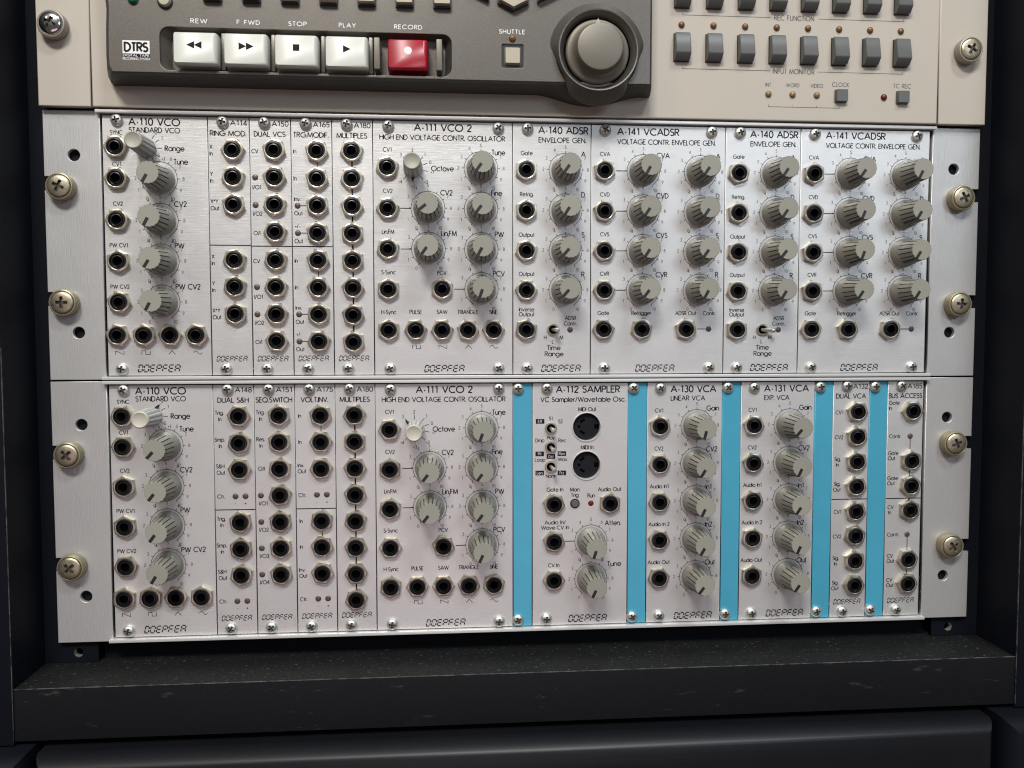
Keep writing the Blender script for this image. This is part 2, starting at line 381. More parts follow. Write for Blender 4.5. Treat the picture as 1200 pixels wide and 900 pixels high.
# ------------------------------------------------------------------ shared part meshes
def mesh_knob():
    bm = bmesh.new(); n = 64; nf = 16
    prof = [(7.5, 0.0), (7.55, -0.7), (7.45, -2.2), (7.2, -3.6), (6.85, -4.8), (6.5, -5.8), (6.25, -6.6), (6.05, -9), (5.75, -13), (5.45, -16.7), (5.25, -17.0)]
    depth = [0, 0, 0, 0, 0, 0.05, .45, .62, .62, .62, .5]
    rings = []
    for (r, y), dp in zip(prof, depth):
        rg = []
        for i in range(n):
            ph = i % (n // nf)
            rr = r - (dp if ph == 0 else 0)
            a = 2 * math.pi / nf * (i // 4 + (0, .11, .5, .89)[i % 4])
            rg.append(bm.verts.new((rr * math.cos(a), y, rr * math.sin(a))))
        rings.append(rg)
    for k in range(len(rings) - 1):
        for i in range(n):
            j = (i + 1) % n
            f = bm.faces.new((rings[k][i], rings[k][j], rings[k + 1][j], rings[k + 1][i]))
            ph = i % (n // nf)
            f.material_index = 1 if (k >= 5 and ph in (0, 3)) else (2 if k < 5 else 0)
    bm.faces.new(rings[-1])
    return tomesh('knob', bm, [M['knob'], M['groove'], M['skirt']], 32)
def mesh_cap():
    bm = bmesh.new(); n = 64
    a = []; b = []
    for i in range(n):
        dp = 0.45 if i % 4 == 0 else 0
        t = 2 * math.pi / 16 * (i // 4 + (0, .11, .5, .89)[i % 4])
        a.append(bm.verts.new(((5.35 - dp) * math.cos(t), -17.0, (5.35 - dp) * math.sin(t))))
        b.append(bm.verts.new(((5.2 - dp) * math.cos(t), -17.35, (5.2 - dp) * math.sin(t))))
    for i in range(n): bm.faces.new((a[i], a[(i + 1) % n], b[(i + 1) % n], b[i]))
    bm.faces.new(b)
    return tomesh('cap', bm, [M['cap']], 25)
def mesh_pointer():
    bm = bmesh.new()
    box(bm, -0.75, 0.75, -17.45, -17.0, 1.0, 5.3)
    a = [(-.75, -17.45, 5.3), (.75, -17.45, 5.3), (.75, -5.6, 6.66), (-.75, -5.6, 6.66)]
    b = [(-.75, -17.0, 4.7), (.75, -17.0, 4.7), (.75, -5.6, 6.1), (-.75, -5.6, 6.1)]
    va = [bm.verts.new(p) for p in a]; vb = [bm.verts.new(p) for p in b]
    bm.faces.new(va)
    for i in range(4): bm.faces.new((va[i], vb[i], vb[(i + 1) % 4], va[(i + 1) % 4]))
    return tomesh('pointer', bm, [M['pointer']])
def mesh_rotary():
    bm = bmesh.new(); n = 48; nf = 12
    prof = [(4.9, -0.4), (4.95, -1), (4.85, -4), (4.6, -10), (4.35, -15.2), (4.15, -16.6)]
    rings = []
    for r, y in prof:
        rg = []
        for i in range(n):
            rr = r - (0.32 if i % 4 in (0, 1) else 0); a = 2 * math.pi * i / n
            rg.append(bm.verts.new((rr * math.cos(a), y, rr * math.sin(a))))
        rings.append(rg)
    for k in range(len(rings) - 1):
        for i in range(n):
            j = (i + 1) % n
            f = bm.faces.new((rings[k][i], rings[k][j], rings[k + 1][j], rings[k + 1][i]))
            f.material_index = 1 if i % 4 == 0 else 0
    bm.faces.new(rings[-1])
    return tomesh('rotary_knob', bm, [M['rknob'], D.materials.get('rotary_groove') or mat('rotary_groove', srgb(128, 131, 132), .5)], 32)
def mesh_rcap():
    bm = bmesh.new(); lathe(bm, [(4.15, -16.4), (4.3, -16.9), (4.25, -17.6), (3.95, -18.1), (3.6, -18.25), (3.45, -18.1), (0, -18.1)], 40)
    return tomesh('cap', bm, [mat('pale_cap_plastic', srgb(182, 179, 164), 0.5, 0, .03, 200)], 50)
def mesh_arrow():
    bm = bmesh.new(); prism(bm, [(-1.0, 4.5), (1.0, 4.5), (0, 6.9)], -0.1, -0.9)
    return tomesh('pointer', bm, [M['pointer']])
def mesh_nut():
    bm = bmesh.new(); n = 48; rin = 4.15
    def ring(fn, y): return [bm.verts.new((fn(2 * math.pi * i / n) * math.cos(2 * math.pi * i / n), y, fn(2 * math.pi * i / n) * math.sin(2 * math.pi * i / n))) for i in range(n)]
    hexr = lambda a: 5.2 / math.cos(((a + math.pi / 6) % (math.pi / 3)) - math.pi / 6) if False else 5.2 / math.cos((a % (math.pi / 3)) - math.pi / 6)
    rs = [ring(hexr, 0), ring(hexr, -1.75), ring(lambda a: min(hexr(a), 5.1 + 0.3 * (hexr(a) - 5.2)), -2.35),
          ring(lambda a: 4.5, -2.5), ring(lambda a: rin, -2.4), ring(lambda a: rin - .05, -0.6)]
    for k in range(len(rs) - 1):
        for i in range(n): bm.faces.new((rs[k][i], rs[k][(i + 1) % n], rs[k + 1][(i + 1) % n], rs[k + 1][i]))
    return tomesh('jack', bm, [M['nickel']], 28)
def mesh_socket():
    bm = bmesh.new()
    lathe(bm, [(4.12, -0.3), (4.12, -2.4), (3.95, -2.8), (3.4, -2.9), (3.15, -2.2), (2.9, -2.1), (2.75, -2.6), (2.35, -2.7), (2.15, -2.3), (2.1, -0.12), (0, -0.12)], 36,
          mi=[0, 0, 0, 0, 0, 0, 0, 0, 1, 1])
    return tomesh('socket', bm, [M['socket'], M['hole']], 35)
def screw_mesh(name, rad, dome, base_h, arm, wid, depth, m, N=44):
    bm = bmesh.new(); vs_ = {}
    rings = [0] + [rad * (i / 14) for i in range(1, 15)]
    n = 48
    def hgt(r): return base_h + dome * math.sqrt(max(0, 1 - (r / rad) ** 2) ** 1.1)
    prev = None
    for ri, r in enumerate(rings):
        cur = []
        for i in range(n if r > 0 else 1):
            a = 2 * math.pi * i / n; x, z = r * math.cos(a), r * math.sin(a)
            ins = (abs(x) < wid and abs(z) < arm) or (abs(z) < wid and abs(x) < arm)
            h = hgt(r) - (depth if ins else 0)
            v = bm.verts.new((x, -h, z)); cur.append((v, ins))
        if prev is not None:
            for i in range(n):
                j = (i + 1) % n
                if len(prev) == 1: vv = [prev[0], cur[i], cur[j]]
                else: vv = [prev[i], cur[i], cur[j], prev[j]]
                f = bm.faces.new([q[0] for q in vv][::-1])
                if sum(q[1] for q in vv) >= 2: f.material_index = 1
        prev = cur
    low = [bm.verts.new((q[0].co.x, 0, q[0].co.z)) for q in prev]
    for i in range(n):
        j = (i + 1) % n; bm.faces.new((prev[i][0], low[i], low[j], prev[j][0]))
    bmesh.ops.recalc_face_normals(bm, faces=bm.faces[:])
    return tomesh(name, bm, [m, M['recess']], 40)
def mesh_cup(m, name):
    bm = bmesh.new()
    lathe(bm, [(6.5, 0), (6.7, -0.6), (6.7, -4.2), (6.35, -5.1), (5.9, -5.3), (5.5, -4.9), (5.4, -3)], 44)
    return tomesh(name, bm, [m], 35)
KN, CAP, PTR, RK, RC, ARW, NUT, SOC = mesh_knob(), mesh_cap(), mesh_pointer(), mesh_rotary(), mesh_rcap(), mesh_arrow(), mesh_nut(), mesh_socket()
RCU = RC.copy(); RCU.materials.clear(); RCU.materials.append(mat('darker_cap_plastic', srgb(158, 154, 141), 0.5, 0, .05, 200))  # darker grey caps for the upper row
RKU = RK.copy(); RKU.materials[0] = mat('darker_rotary_plastic', srgb(150, 150, 143), .35, 0, .05, 200)  # darker grey rotary bodies for the upper row
SCR = screw_mesh('screw', 3.0, 1.5, 0.9, 1.65, 0.42, 0.9, M['screw'])
RSC = screw_mesh('rack_screw', 5.4, 1.0, 0.9, 2.7, 0.62, 1.3, M['brass'])
CSC = screw_mesh('rack_screw', 5.4, 1.6, 0.9, 2.7, 0.62, 1.3, M['chrome'])
CUP = mesh_cup(M['washer'], 'cup_washer'); CUPG = mesh_cup(M['washer_grey'], 'cup_washer')
bm = bmesh.new(); lathe(bm, [(1.5, 0), (1.5, -0.12), (1.1, -0.42), (0, -0.55)], 20); LED = tomesh('led', bm, [M['led_off']], 60)
LEDR = LED.copy(); LEDR.materials.clear(); LEDR.materials.append(M['led_red'])
bm = bmesh.new(); lathe(bm, [(3.1, 0), (3.1, -1.0), (2.9, -1.3), (2.3, -1.3), (2.1, -1.0), (1.9, -0.2), (0, -0.1)], 28, mi=[0, 0, 0, 0, 1, 1])
TGN = tomesh('toggle_switch', bm, [M['nickel'], M['hole']], 30)
bm = bmesh.new(); lathe(bm, [(0.9, 0), (0.95, -3), (1.2, -5.8), (1.25, -6.8), (0.95, -7.5), (0, -7.7)], 16); TGL = tomesh('lever', bm, [M['screw']], 50)
def mesh_din():
    bm = bmesh.new(); lathe(bm, [(7.75, 0), (7.8, -0.5), (7.6, -0.75), (7.35, -0.7), (7.25, -0.2), (7.2, 3.0)], 48)
    return tomesh('din_socket', bm, [M['rail']], 35)
def mesh_din_in():
    bm = bmesh.new(); lathe(bm, [(7.2, 3.0), (7.1, 2.2), (6.7, 1.9), (6.2, 1.8), (0, 1.8)], 48)
    for a in (180, 135, 225, 112, 248):
        rr = 3.7
        lathe(bm, [(0.8, 1.76), (0, 1.76)], 12, mi=[1], cx=rr * math.cos(R(a)), cz=rr * math.sin(R(a)))
    box(bm, 4.4, 6.7, 1.75, 2.4, -1.2, 1.2, 1)
    return tomesh('insert', bm, [mat('din_insulator', (0.010, 0.011, 0.014, 1), 0.45), M['hole']], 35)
DIN, DININ = mesh_din(), mesh_din_in()

# ------------------------------------------------------------------ modules
HP = 5.08
X0 = -213.36
panels = {}
class Mod:
    def __init__(s, hp, wide, row, label, name='synth_module', group='synthesizer modules in the two racks', cat='synth module', m='panel', holes=()):
        s.w = wide * HP; s.x = X0 + hp * HP; s.z = 2.4 + 133.35 * row; s.row = row
        s.root = empty(name, (s.x + s.w / 2, 0, s.z), label, cat, group)
        s.d = -s.w / 2
        lp = [[(-s.w / 2 + .2, 0), (s.w / 2 - .2, 0), (s.w / 2 - .2, 128.5), (-s.w / 2 + .2, 128.5)]]
        lp += [circle(a - s.w / 2, b, c_, 40) for a, b, c_ in holes]
        key = (wide, m, holes)
        if key not in panels: panels[key] = plate('front_panel', lp, 0, 2.0, M[m], 0.16)
        link('front_panel', panels[key], s.root)
        s.bm = bmesh.new()
    def P(s, x): return x + s.d
    def t(s, st, x, z, h=2.0, **k): text(s.bm, st, s.P(x), z, h, **k)
    def line(s, x0, z0, x1, z1, wd=0.42): stroke(s.bm, [(s.P(x0), z0), (s.P(x1), z1)], wd, -0.03)
    def jack(s, x, z):
        o = link('jack', NUT, s.root, (s.P(x), 0, z), (0, random.uniform(0, 2 * math.pi), 0))
        link('socket', SOC, o)
    def knob(s, x, z, ang=218, skip=(6,)):
        """ang: clock angle of the pointer, 180 = straight down, larger = towards the left"""
        scale_print(s.bm, s.P(x), z, skip)
        o = link('knob', KN, s.root, (s.P(x), -0.3, z), (0, R(ang), 0))
        link('cap', CAP, o); link('pointer', PTR, o)
    def rotary(s, x, z, ang, ticks):
        for lab, a in ticks:
            c, q = math.cos(R(a)), math.sin(R(a))
            stroke(s.bm, [(s.P(x) + 5.3 * c, z + 5.3 * q), (s.P(x) + 7.6 * c, z + 7.6 * q)], 0.3, -0.03)
            if lab: text(s.bm, lab, s.P(x) + (9.3 if len(lab) == 1 else 9.8) * c, z + 9.1 * q, 1.6, mi=1)
        o = link('rotary_knob', RKU if s.row else RK, s.root, (s.P(x), -0.2, z), (0, R(ang), 0))
        link('cap', RCU if s.row else RC, o); link('pointer', ARW, o)
    def screw(s, x, z): link('screw', SCR, s.root, (s.P(x), 0, z), (0, random.uniform(0, math.pi), 0))
    def led(s, x, z, m=None): link('led', m or LED, s.root, (s.P(x), 0, z))
    def toggle(s, x, z, tx, tz):
        o = link('toggle_switch', TGN, s.root, (s.P(x), 0, z))
        link('lever', TGL, o, (0, -0.2, 0), (R(tz), 0, R(tx)))
    def done(s):
        if len(s.bm.verts):
            link('lettering', tomesh('lettering', s.bm, [M['ink'], M['ink_thin']]), s.root)
        else: s.bm.free()

def vco(row, label, rang, ks):
    m = Mod(0, 10, row, label)
    m.t('A-110 VCO', 13.0, 125.6, 3.3, al='l', wd=24.4, wt=.185); m.t('STANDARD VCO', 13.0, 121.6, 2.4, al='l', wd=24.4)
    for s, z in (('SYNC', 120.2), ('CV1', 104.7), ('CV2', 85.4), ('PW CV1', 64.9), ('PW CV2', 44.4)): m.t(s, 6.8, z, 1.9)
    for z in (113, 97.6, 77.3, 57.0, 36.7): m.jack(6.7, z)
    for x, k in ((5.6, 'saw'), (18.3, 'pulse'), (31.0, 'tri'), (43.7, 'sine')):
        m.jack(x, 20.3); wave(m.bm, k, m.P(x + .3), 11.5, .85)
    m.rotary(21.0, 112.7, rang, [('2', 58), ('1', 34), ('0', 0), ('+1', -34), ('+2', -60)])
    for s, x, z in (('Range', 30.1, 112.8), ('Tune', 34.2, 106.3), ('CV2', 34.0, 85.5), ('PW', 33.9, 64.9), ('PW CV2', 33.9, 44.5)): m.t(s, x, z, 2.5, al='l')
    for z, a in zip((97.7, 77.2, 57.1, 36.7), ks): m.knob(27.1, z, a, ())
    logo(m.bm, m.P(14.2), m.P(35.3), 3.6, 3.4); m.screw(7.4, 126.1); m.screw(7.0, 3.3); m.done()
VCO2T = [('3', 132), ('2', 92), ('1', 50), ('0', 20), ('+1', -11), ('+2', -48), ('+3', -90), ('+4', -132)]
def vco2(row, label, rang, ks):
    m = Mod(26, 14, row, label)
    m.t('A-111 VCO 2', 21.1, 125.5, 3.3, al='l', wd=28.8, wt=.185)
    m.t('HIGH END VOLTAGE CONTR. OSCILLATOR', 3.6, 120.4, 2.4, al='l', wd=63.5)
    for s, z in (('CV1', 114.1), ('CV2', 93.4), ('Lin.FM', 72.8), ('S-Sync', 52.3), ('H-Sync', 32.0)): m.t(s, 7.4, z, 1.95)
    for z in (105.1, 84.5, 64.0, 43.6, 22.9): m.jack(7.3, z)
    for s, x, k in (('PULSE', 21.1, 'pulse'), ('SAW', 34.6, 'saw'), ('TRIANGLE', 47.8, 'tri'), ('SINE', 61.0, 'sine')):
        m.t(s, x, 32.1, 1.95); m.jack(x, 22.9); wave(m.bm, k, m.P(x + .3), 14.2, .85)
    m.rotary(20.3, 104.9, rang, VCO2T); m.t('Octave', 29.6, 105.0, 2.5, al='l')
    for s, x, z in (('Tune', 60.4, 113.5), ('Fine', 60.2, 92.9), ('CV2', 34.2, 92.8), ('Lin.FM', 34.4, 72.2), ('PW', 62.0, 72.0), ('PCV', 61.0, 51.8)): m.t(s, x, z, 2.5, al='l')
    m.t('PCV', 34.6, 52.1, 1.95); m.jack(34.7, 43.8)
    m.line(13.6, 84.7, 19, 84.7); m.line(13.8, 64.1, 19, 64.1); m.line(41, 43.8, 46.2, 43.8)
    for (x, z), a in zip(((54.8, 105.3), (54.8, 84.8), (54.9, 64.2), (54.9, 43.8), (27.7, 84.8), (27.8, 64.2)), ks): m.knob(x, z, a, (6, 2) if x < 30 or z < 50 else (6,))
    logo(m.bm, m.P(25.1), m.P(46.0), 3.0, 3.3)
    for x in (7.9, 63.7): m.screw(x, 125.7); m.screw(x, 3.0)
    m.done()
def small(hp, row, num, ttl, label, wd=None):
    m = Mod(hp, 4, row, label)
    m.screw(7.5, 126.1); m.screw(7.1, 3.2); m.t(num, 11.2, 125.9, 2.4, al='l', wd=8.0)
    m.t(ttl, 10.0, 120.7, 2.4, wd=wd or 17.4, wt=.18); logo(m.bm, m.P(2.1), m.P(17.6), 8.4, 2.5)
    return m
def ring(hp, row, label):
    m = small(hp, row, 'A114', 'RING MOD.', label, 17.5)
    for b in (0, -54.4):
        for s, z in ((('X', 'In'), 112.4), (('Y', 'In'), 99.0), (('X*Y', 'Out'), 85.4)):
            m.t(s[0], .9, z + b + 1.7, 1.9, al='l'); m.t(s[1], .9, z + b - 1.7, 1.9, al='l'); m.jack(12.3, z + b)
    m.line(.2, 65.3, 20.1, 65.3, .5); m.done()
def dual_switch(hp, row, label):
    m = small(hp, row, 'A150', 'DUAL VCS', label, 15.2)
    for b in (0, -54.7):
        m.t('CV', 1.0, 112.2 + b, 1.9, al='l'); m.t('I/O1', 1.3, 94.3 + b, 1.9, al='l'); m.t('I/O2', 1.3, 81.2 + b, 1.9, al='l'); m.t('O/I', 1.4, 71.5 + b, 1.9, al='l')
        m.led(2.5, 99.2 + b); m.led(2.5, 85.5 + b)
        for z in (112.7, 99.2, 85.6, 72.0): m.jack(12.2, z + b)
    m.line(.2, 65.0, 20.1, 65.0, .5); m.done()
def trig(hp, row, label):
    m = small(hp, row, 'A165', 'TRG.MODIF.', label, 17.3)
    for b in (0, -54.6):
        for z in (112.6, 98.9, 85.4, 71.7): m.jack(12.9, z + b)
        m.t('In', 1.2, 112.4 + b, 1.9, al='l'); m.t('In', 1.2, 99.0 + b, 1.9, al='l')
        m.t('Inv.', 1.3, 88.7 + b, 1.9, al='l'); m.t('Out', 1.3, 81.6 + b, 1.9, al='l'); m.t('+/-', 1.5, 75.2 + b, 1.7, al='l'); m.t('Out', 1.3, 67.7 + b, 1.9, al='l')
        for z in (85.4, 71.7): m.led(2.9, z + b); m.line(4.4, z + b, 7.3, z + b)
        m.line(12.9, 104.5 + b, 12.9, 107.5 + b)
    m.line(.2, 65.0, 20.1, 65.0, .5); m.done()
def mult(hp, row, label):
    m = small(hp, row, 'A180', 'MULTIPLES', label, 15.0)
    zs = [112.8 - 13.72 * i for i in range(8)]
    for z in zs: m.jack(9.9, z)
    for a, b in zip(zs, zs[1:]): m.line(9.9, a, 9.9, b, .75)
    m.done()
def adsr(hp, row, label, tilt, ks):
    m = Mod(hp, 8, row, label)
    m.t('A-140 ADSR', 13.4, 125.3, 3.3, al='l', wd=25.5, wt=.185); m.t('ENVELOPE GEN.', 13.5, 120.3, 2.4, al='l', wd=24.4)
    for s, z in (('Gate', 113.5), ('Retrig.', 92.6), ('Output', 71.9), ('Output', 51.8), ('Inverse', 33.5), ('Output', 31.0)): m.t(s, 7.2, z, 1.95)
    for z in (104.8, 84.2, 63.7, 43.4, 23.1): m.jack(6.9, z)
    for z, s, a in ((105.2, 'A', ks[0]), (84.5, 'D', ks[1]), (63.9, 'S', ks[2]), (43.5, 'R', ks[3])):
        m.knob(27.4, z, a); m.t(s, 36.6, z + 8.2, 2.5)
    m.toggle(20.9, 23.0, *tilt); m.led(29.9, 23.0)
    m.t('ADSR', 30.1, 29.1, 1.95); m.t('Contr.', 30.1, 26.2, 1.95)
    m.t('H', 16.9, 19.0, 1.9); m.t('L', 20.9, 16.8, 1.9); m.t('M', 25.4, 19.0, 1.9)
    m.t('Time', 21.4, 13.6, 2.3, wd=6.8); m.t('Range', 21.6, 10.4, 2.3, wd=9.6)
    logo(m.bm, m.P(14.6), m.P(35.6), 2.9, 3.3); m.screw(7.6, 125.7); m.screw(7.4, 2.9); m.done()
def vcadsr(hp, row, label, ks):
    m = Mod(hp, 14, row, label)
    m.t('A-141 VCADSR', 13.8, 125.4, 3.3, al='l', wd=32.3, wt=.185); m.t('VOLTAGE CONTR. ENVELOPE GEN.', 13.8, 120.2, 2.4, al='l', wd=51.8)
    for i, (z, c) in enumerate(zip((105.2, 84.5, 64.0, 43.6), 'ADSR')):
        m.t('CV' + c, 7.3, z + 8.5, 1.95); m.jack(6.9, z - .1); m.line(13.2, z, 18.6, z)
        m.knob(27.5, z, ks[2 * i], (6, 2)); m.knob(57.8, z, ks[2 * i + 1])
        m.t('CV' + c, 34.6, z + 8.2, 2.5, al='l'); m.t(c, 67.2, z + 8.3, 2.5)
    for s, x in (('Gate', 6.8), ('Retrigger', 27.0), ('ADSR Out', 50.7), ('Contr.', 63.4)): m.t(s, x, 31.7, 1.95)
    for x in (6.7, 26.9, 50.5): m.jack(x, 23.3)
    m.led(63.1, 23.4); m.line(57, 23.4, 61.6, 23.4)
    logo(m.bm, m.P(23.7), m.P(44.9), 2.8, 3.3)
    for x in (7.4, 63.5): m.screw(x, 125.7); m.screw(x, 2.9)
    m.done()
def sh(hp, row, label):
    m = small(hp, row, 'A148', 'DUAL S&H', label, 15.2)
    for b in (0, -54.3):
        for s, z in ((('Trig.', 'In'), 112.7), (('Smp.', 'In'), 99.0), (('S&H', 'Out'), 85.4)):
            m.t(s[0], 3.0, z + b + 1.6, 1.9); m.t(s[1], 3.3, z + b - 1.7, 1.9); m.jack(12.9, z + b)
        m.t('Ctr.', 3.2, 71.5 + b, 1.9); m.led(10.3, 71.5 + b); m.led(15.3, 71.5 + b); m.t('-', 10.3, 67.9 + b, 1.9); m.t('+', 15.3, 67.9 + b, 1.9)
    m.line(.2, 64.6, 20.1, 64.6, .5); m.done()
def seqsw(hp, row, label):
    m = small(hp, row, 'A151', 'SEQ.SWITCH', label, 18.0)
    zs = [112.9 - 13.65 * i for i in range(7)]
    for z in zs: m.jack(12.6, z)
    m.t('Trig.', 3.0, 114.4, 1.9); m.t('In', 3.2, 111.0, 1.9); m.t('Res.', 3.0, 100.6, 1.9); m.t('In', 3.2, 97.3, 1.9); m.t('O/I', 3.2, 85.5, 1.9)
    for i, z in enumerate(zs[3:]): m.led(2.7, z - .2); m.t('I/O%d' % (i + 1), 4.0, z - 4.3, 1.9)
    m.done()
def vinv(hp, row, label):
    m = small(hp, row, 'A175', 'VOLT.INV.', label, 13.6)
    for b in (0, -54.3):
        for z in (112.7, 99.1, 85.4): m.jack(13.1, z + b)
        m.t('In', 2.4, 112.4 + b, 1.9); m.t('In', 2.4, 99.0 + b, 1.9); m.t('Inv.', 1.2, 87.0 + b, 1.9, al='l'); m.t('Out', 1.2, 83.9 + b, 1.9, al='l')
        m.t('Ctr.', 3.2, 71.6 + b, 1.9); m.led(10.6, 71.7 + b); m.led(15.6, 71.7 + b); m.t('-', 10.6, 68 + b, 1.9); m.t('+', 15.6, 68 + b, 1.9)
        m.line(13.1, 104.5 + b, 13.1, 107.5 + b)
    m.line(.2, 64.5, 20.1, 64.5, .5); m.done()
def sampler(hp, row, label):
    m = Mod(hp, 10, row, label, holes=((28.7, 105.4, 7.4), (28.7, 85.1, 7.4)))
    m.t('A-112 SAMPLER', 12.6, 125.2, 3.3, al='l', wd=33.5, wt=.185); m.t('VC Sampler/Wavetable Osc.', 4.4, 119.9, 2.4, al='l', wd=44.8)
    m.t('MIDI Out', 29, 114.7, 2.0); m.t('MIDI In', 29, 94.6, 2.0)
    for z in (105.4, 85.1): o = link('din_socket', DIN, m.root, (m.P(28.7), 0, z)); link('insert', DININ, o)
    for z, tx, tz in ((104.9, 5, 5), (94.9, 5, 7), (84.7, 10, 9)): m.toggle(9.7, z, tx, tz)
    for s, x, z in (('S1', 9.8, 110.0), ('S2', 14.8, 108.4), ('Play', 9.8, 99.9), ('Dmp', 4.0, 98.5), ('Rec', 15.8, 98.4), ('Loop', 4.1, 88.3),
                    ('Wav', 16.0, 88.4), ('Norm', 9.9, 79.6)): m.t(s, x, z, 1.8)
    for s, x, z in (('Eff', 4.1, 108.5), ('Pit', 3.9, 91.4), ('Del', 9.8, 90.0), ('Rev', 15.6, 91.4), ('Len', 3.9, 81.3), ('Frz', 15.6, 81.2)):
        stroke(m.bm, [(m.P(x) - 2.25, z), (m.P(x) + 2.25, z)], 2.5, -0.03)
        text(m.bm, s, m.P(x), z, 1.5, mi=2, y=-0.08, wt=.13)
    m.t('Gate In', 12, 72.4, 2.0); m.t('Man', 22.5, 72.3, 2.0); m.t('Trig', 22.5, 69.4, 2.0); m.t('Run', 31.3, 69.0, 2.0); m.t('Audio Out', 41.1, 72.2, 2.0, wd=12.4)
    m.jack(11.4, 64.9); m.jack(41.1, 64.9); m.led(31.1, 64.9, LEDR)
    bm = bmesh.new(); lathe(bm, [(2.55, 0), (2.55, -0.3), (2.2, -0.35), (2.1, -0.1), (1.95, -0.1), (1.95, -0.9), (1.7, -1.2), (0, -1.2)], 28, mi=[0, 0, 0, 0, 1, 1, 1])
    link('push_button', tomesh('push_button', bm, [M['key_base'], M['key_grey']], 35), m.root, (m.P(22.6), 0, 64.9))
    m.t('Audio In/', 12.1, 55.0, 1.95, wd=11); m.t('Wave-CV In', 12.1, 52.2, 1.95, wd=14.6); m.t('Atten.', 38.8, 54.2, 2.5, al='l', wd=8.2)
    m.jack(11.4, 45.0); m.line(17.2, 44.8, 22.3, 44.8); m.knob(31.2, 44.7, 198, (2,))
    m.t('CV In', 11.4, 32.1, 1.95); m.jack(11.4, 24.4); m.knob(31.3, 24.3, 205, ()); m.t('Tune', 40.2, 32.3, 2.5, al='l', wd=7.2)
    logo(m.bm, m.P(19), m.P(40), 3.3, 3.4); m.screw(7.6, 125.7); m.screw(7.5, 3.6)
    if len(m.bm.verts): link('lettering', tomesh('lettering', m.bm, [M['ink'], M['ink_thin'], M['paper']]), m.root)
def vca(hp, row, num, sub, label, ks):
    m = Mod(hp, 8, row, label)
    m.t(num, 12.8, 125.1, 3.3, al='l', wd=24.2, wt=.185); m.t(sub, 12.8, 120.2, 2.4, al='l', wd=18.3 if 'LIN' in sub else 13.6)
    for i, (z, a, b) in enumerate(zip((105.5, 85.3, 65.1, 44.8, 24.3), ('CV1', 'CV2', 'Audio In1', 'Audio In 2', 'Audio Out'), ('Gain', 'CV2', 'In1', 'In2', 'Out'))):
        m.t(a, 6.9 if i > 1 else 6.5, z + 8.2, 1.95); m.jack(6.7, z); m.knob(26.9, z, ks[i]); m.t(b, 32.2, z + (9.3 if i == 0 else 7.7), 2.5, al='l')
    logo(m.bm, m.P(15.1), m.P(36.2), 3.2, 3.3); m.screw(7.0, 125.5); m.screw(7.1, 3.5); m.done()
def dualvca(hp, row, label):
    m = small(hp, row, 'A132', 'DUAL VCA', label, 16.4)
    for b in (0, -54.1):
        for s, z in ((('CV1',), 112.4), (('CV2',), 99.0), (('Sig.', 'In'), 85.4), (('Sig.', 'Out'), 71.9)):
            if len(s) == 1: m.t(s[0], 3.7, z + b - .5, 1.9)
            else: m.t(s[0], 3.1, z + b + 1.2, 1.9); m.t(s[1], 3.1, z + b - 1.9, 1.9)
            m.jack(13.1, z + b)
    m.line(.2, 64.7, 20.1, 64.7, .5); m.done()
def busacc(hp, row, label):
    m = small(hp, row, 'A185', 'BUS ACCESS', label, 18.6)
    m.t('Gate', 1.0, 116.9, 1.9, al='l'); m.t('In', 1.0, 114.0, 1.9, al='l'); m.jack(13.5, 112.5)
    m.t('Contr.', 1.5, 98.7, 1.9, al='l'); m.line(13.3, 98.7, 13.3, 72); m.led(13.2, 98.7)
    for z in (85.5, 71.8): m.t('Gate', 1.0, z + 4, 1.9, al='l'); m.t('Out', 1.0, z + 1.2, 1.9, al='l'); m.jack(13.4, z)
    m.line(.2, 64.7, 20.1, 64.7, .5)
    m.t('CV', 1.5, 59.9, 1.9, al='l'); m.t('In', 2.0, 57, 1.9, al='l'); m.jack(13.2, 58.5)
    m.t('Contr.', 1.6, 44.8, 1.9, al='l'); m.line(12.9, 44.8, 12.9, 18); m.led(12.8, 44.8)
    for z in (31.4, 18.0): m.t('CV', 1.7, z + 1.7, 1.9, al='l'); m.t('Out', 1.7, z - 1.2, 1.9, al='l'); m.jack(12.7, z)
    m.done()
def blank(hp, row, label):
    m = Mod(hp, 2, row, label, 'blank_panel', 'blue blank panels between modules', 'blank panel', 'blue')
    m.screw(2.7, 125.7); m.screw(2.6, 3.6); m.done()

U, Lw = 1, 0
vco(U, 'wide oscillator module with SYNC jack and small range knob, leftmost in the upper rack row', -80, (210, 208, 212, 208))
ring(10, U, 'narrow ring modulator module, six jacks labelled X and Y in two fields')
dual_switch(14, U, 'narrow dual switch module with eight jacks and four lamps marked I/O, upper row')
trig(18, U, 'narrow module marked TRG.MODIF. with Inv. and +/- outputs, upper row')
mult(22, U, 'narrow multiples module with eight linked jacks in the upper row')
vco2(U, 'wide high end oscillator module with six grey knobs in the upper row', 182, (215, 217, 209, 199, 232, 216))
adsr(40, U, 'envelope generator module beside the wide oscillator, its toggle switch pointing straight out', (14, 2), (216, 212, 221, 222))
vcadsr(48, U, 'wide voltage controlled envelope module between the two narrower envelope modules', (209, 215, 215, 214, 213, 215, 217, 208))
adsr(62, U, 'envelope generator module with toggle switch lever tilted to the right', (42, 4), (214, 214, 219, 212))
vcadsr(70, U, 'wide voltage controlled envelope module at the far right of the upper row', (215, 206, 203, 212, 200, 212, 214, 212))
vco(Lw, 'wide oscillator module with pale range knob, leftmost in the lower rack row', 28, (222, 218, 216, 212))
sh(10, Lw, 'narrow dual sample and hold module with trigger jacks, lower row')
seqsw(14, Lw, 'narrow sequential switch module with seven jacks and four lamps down its left side')
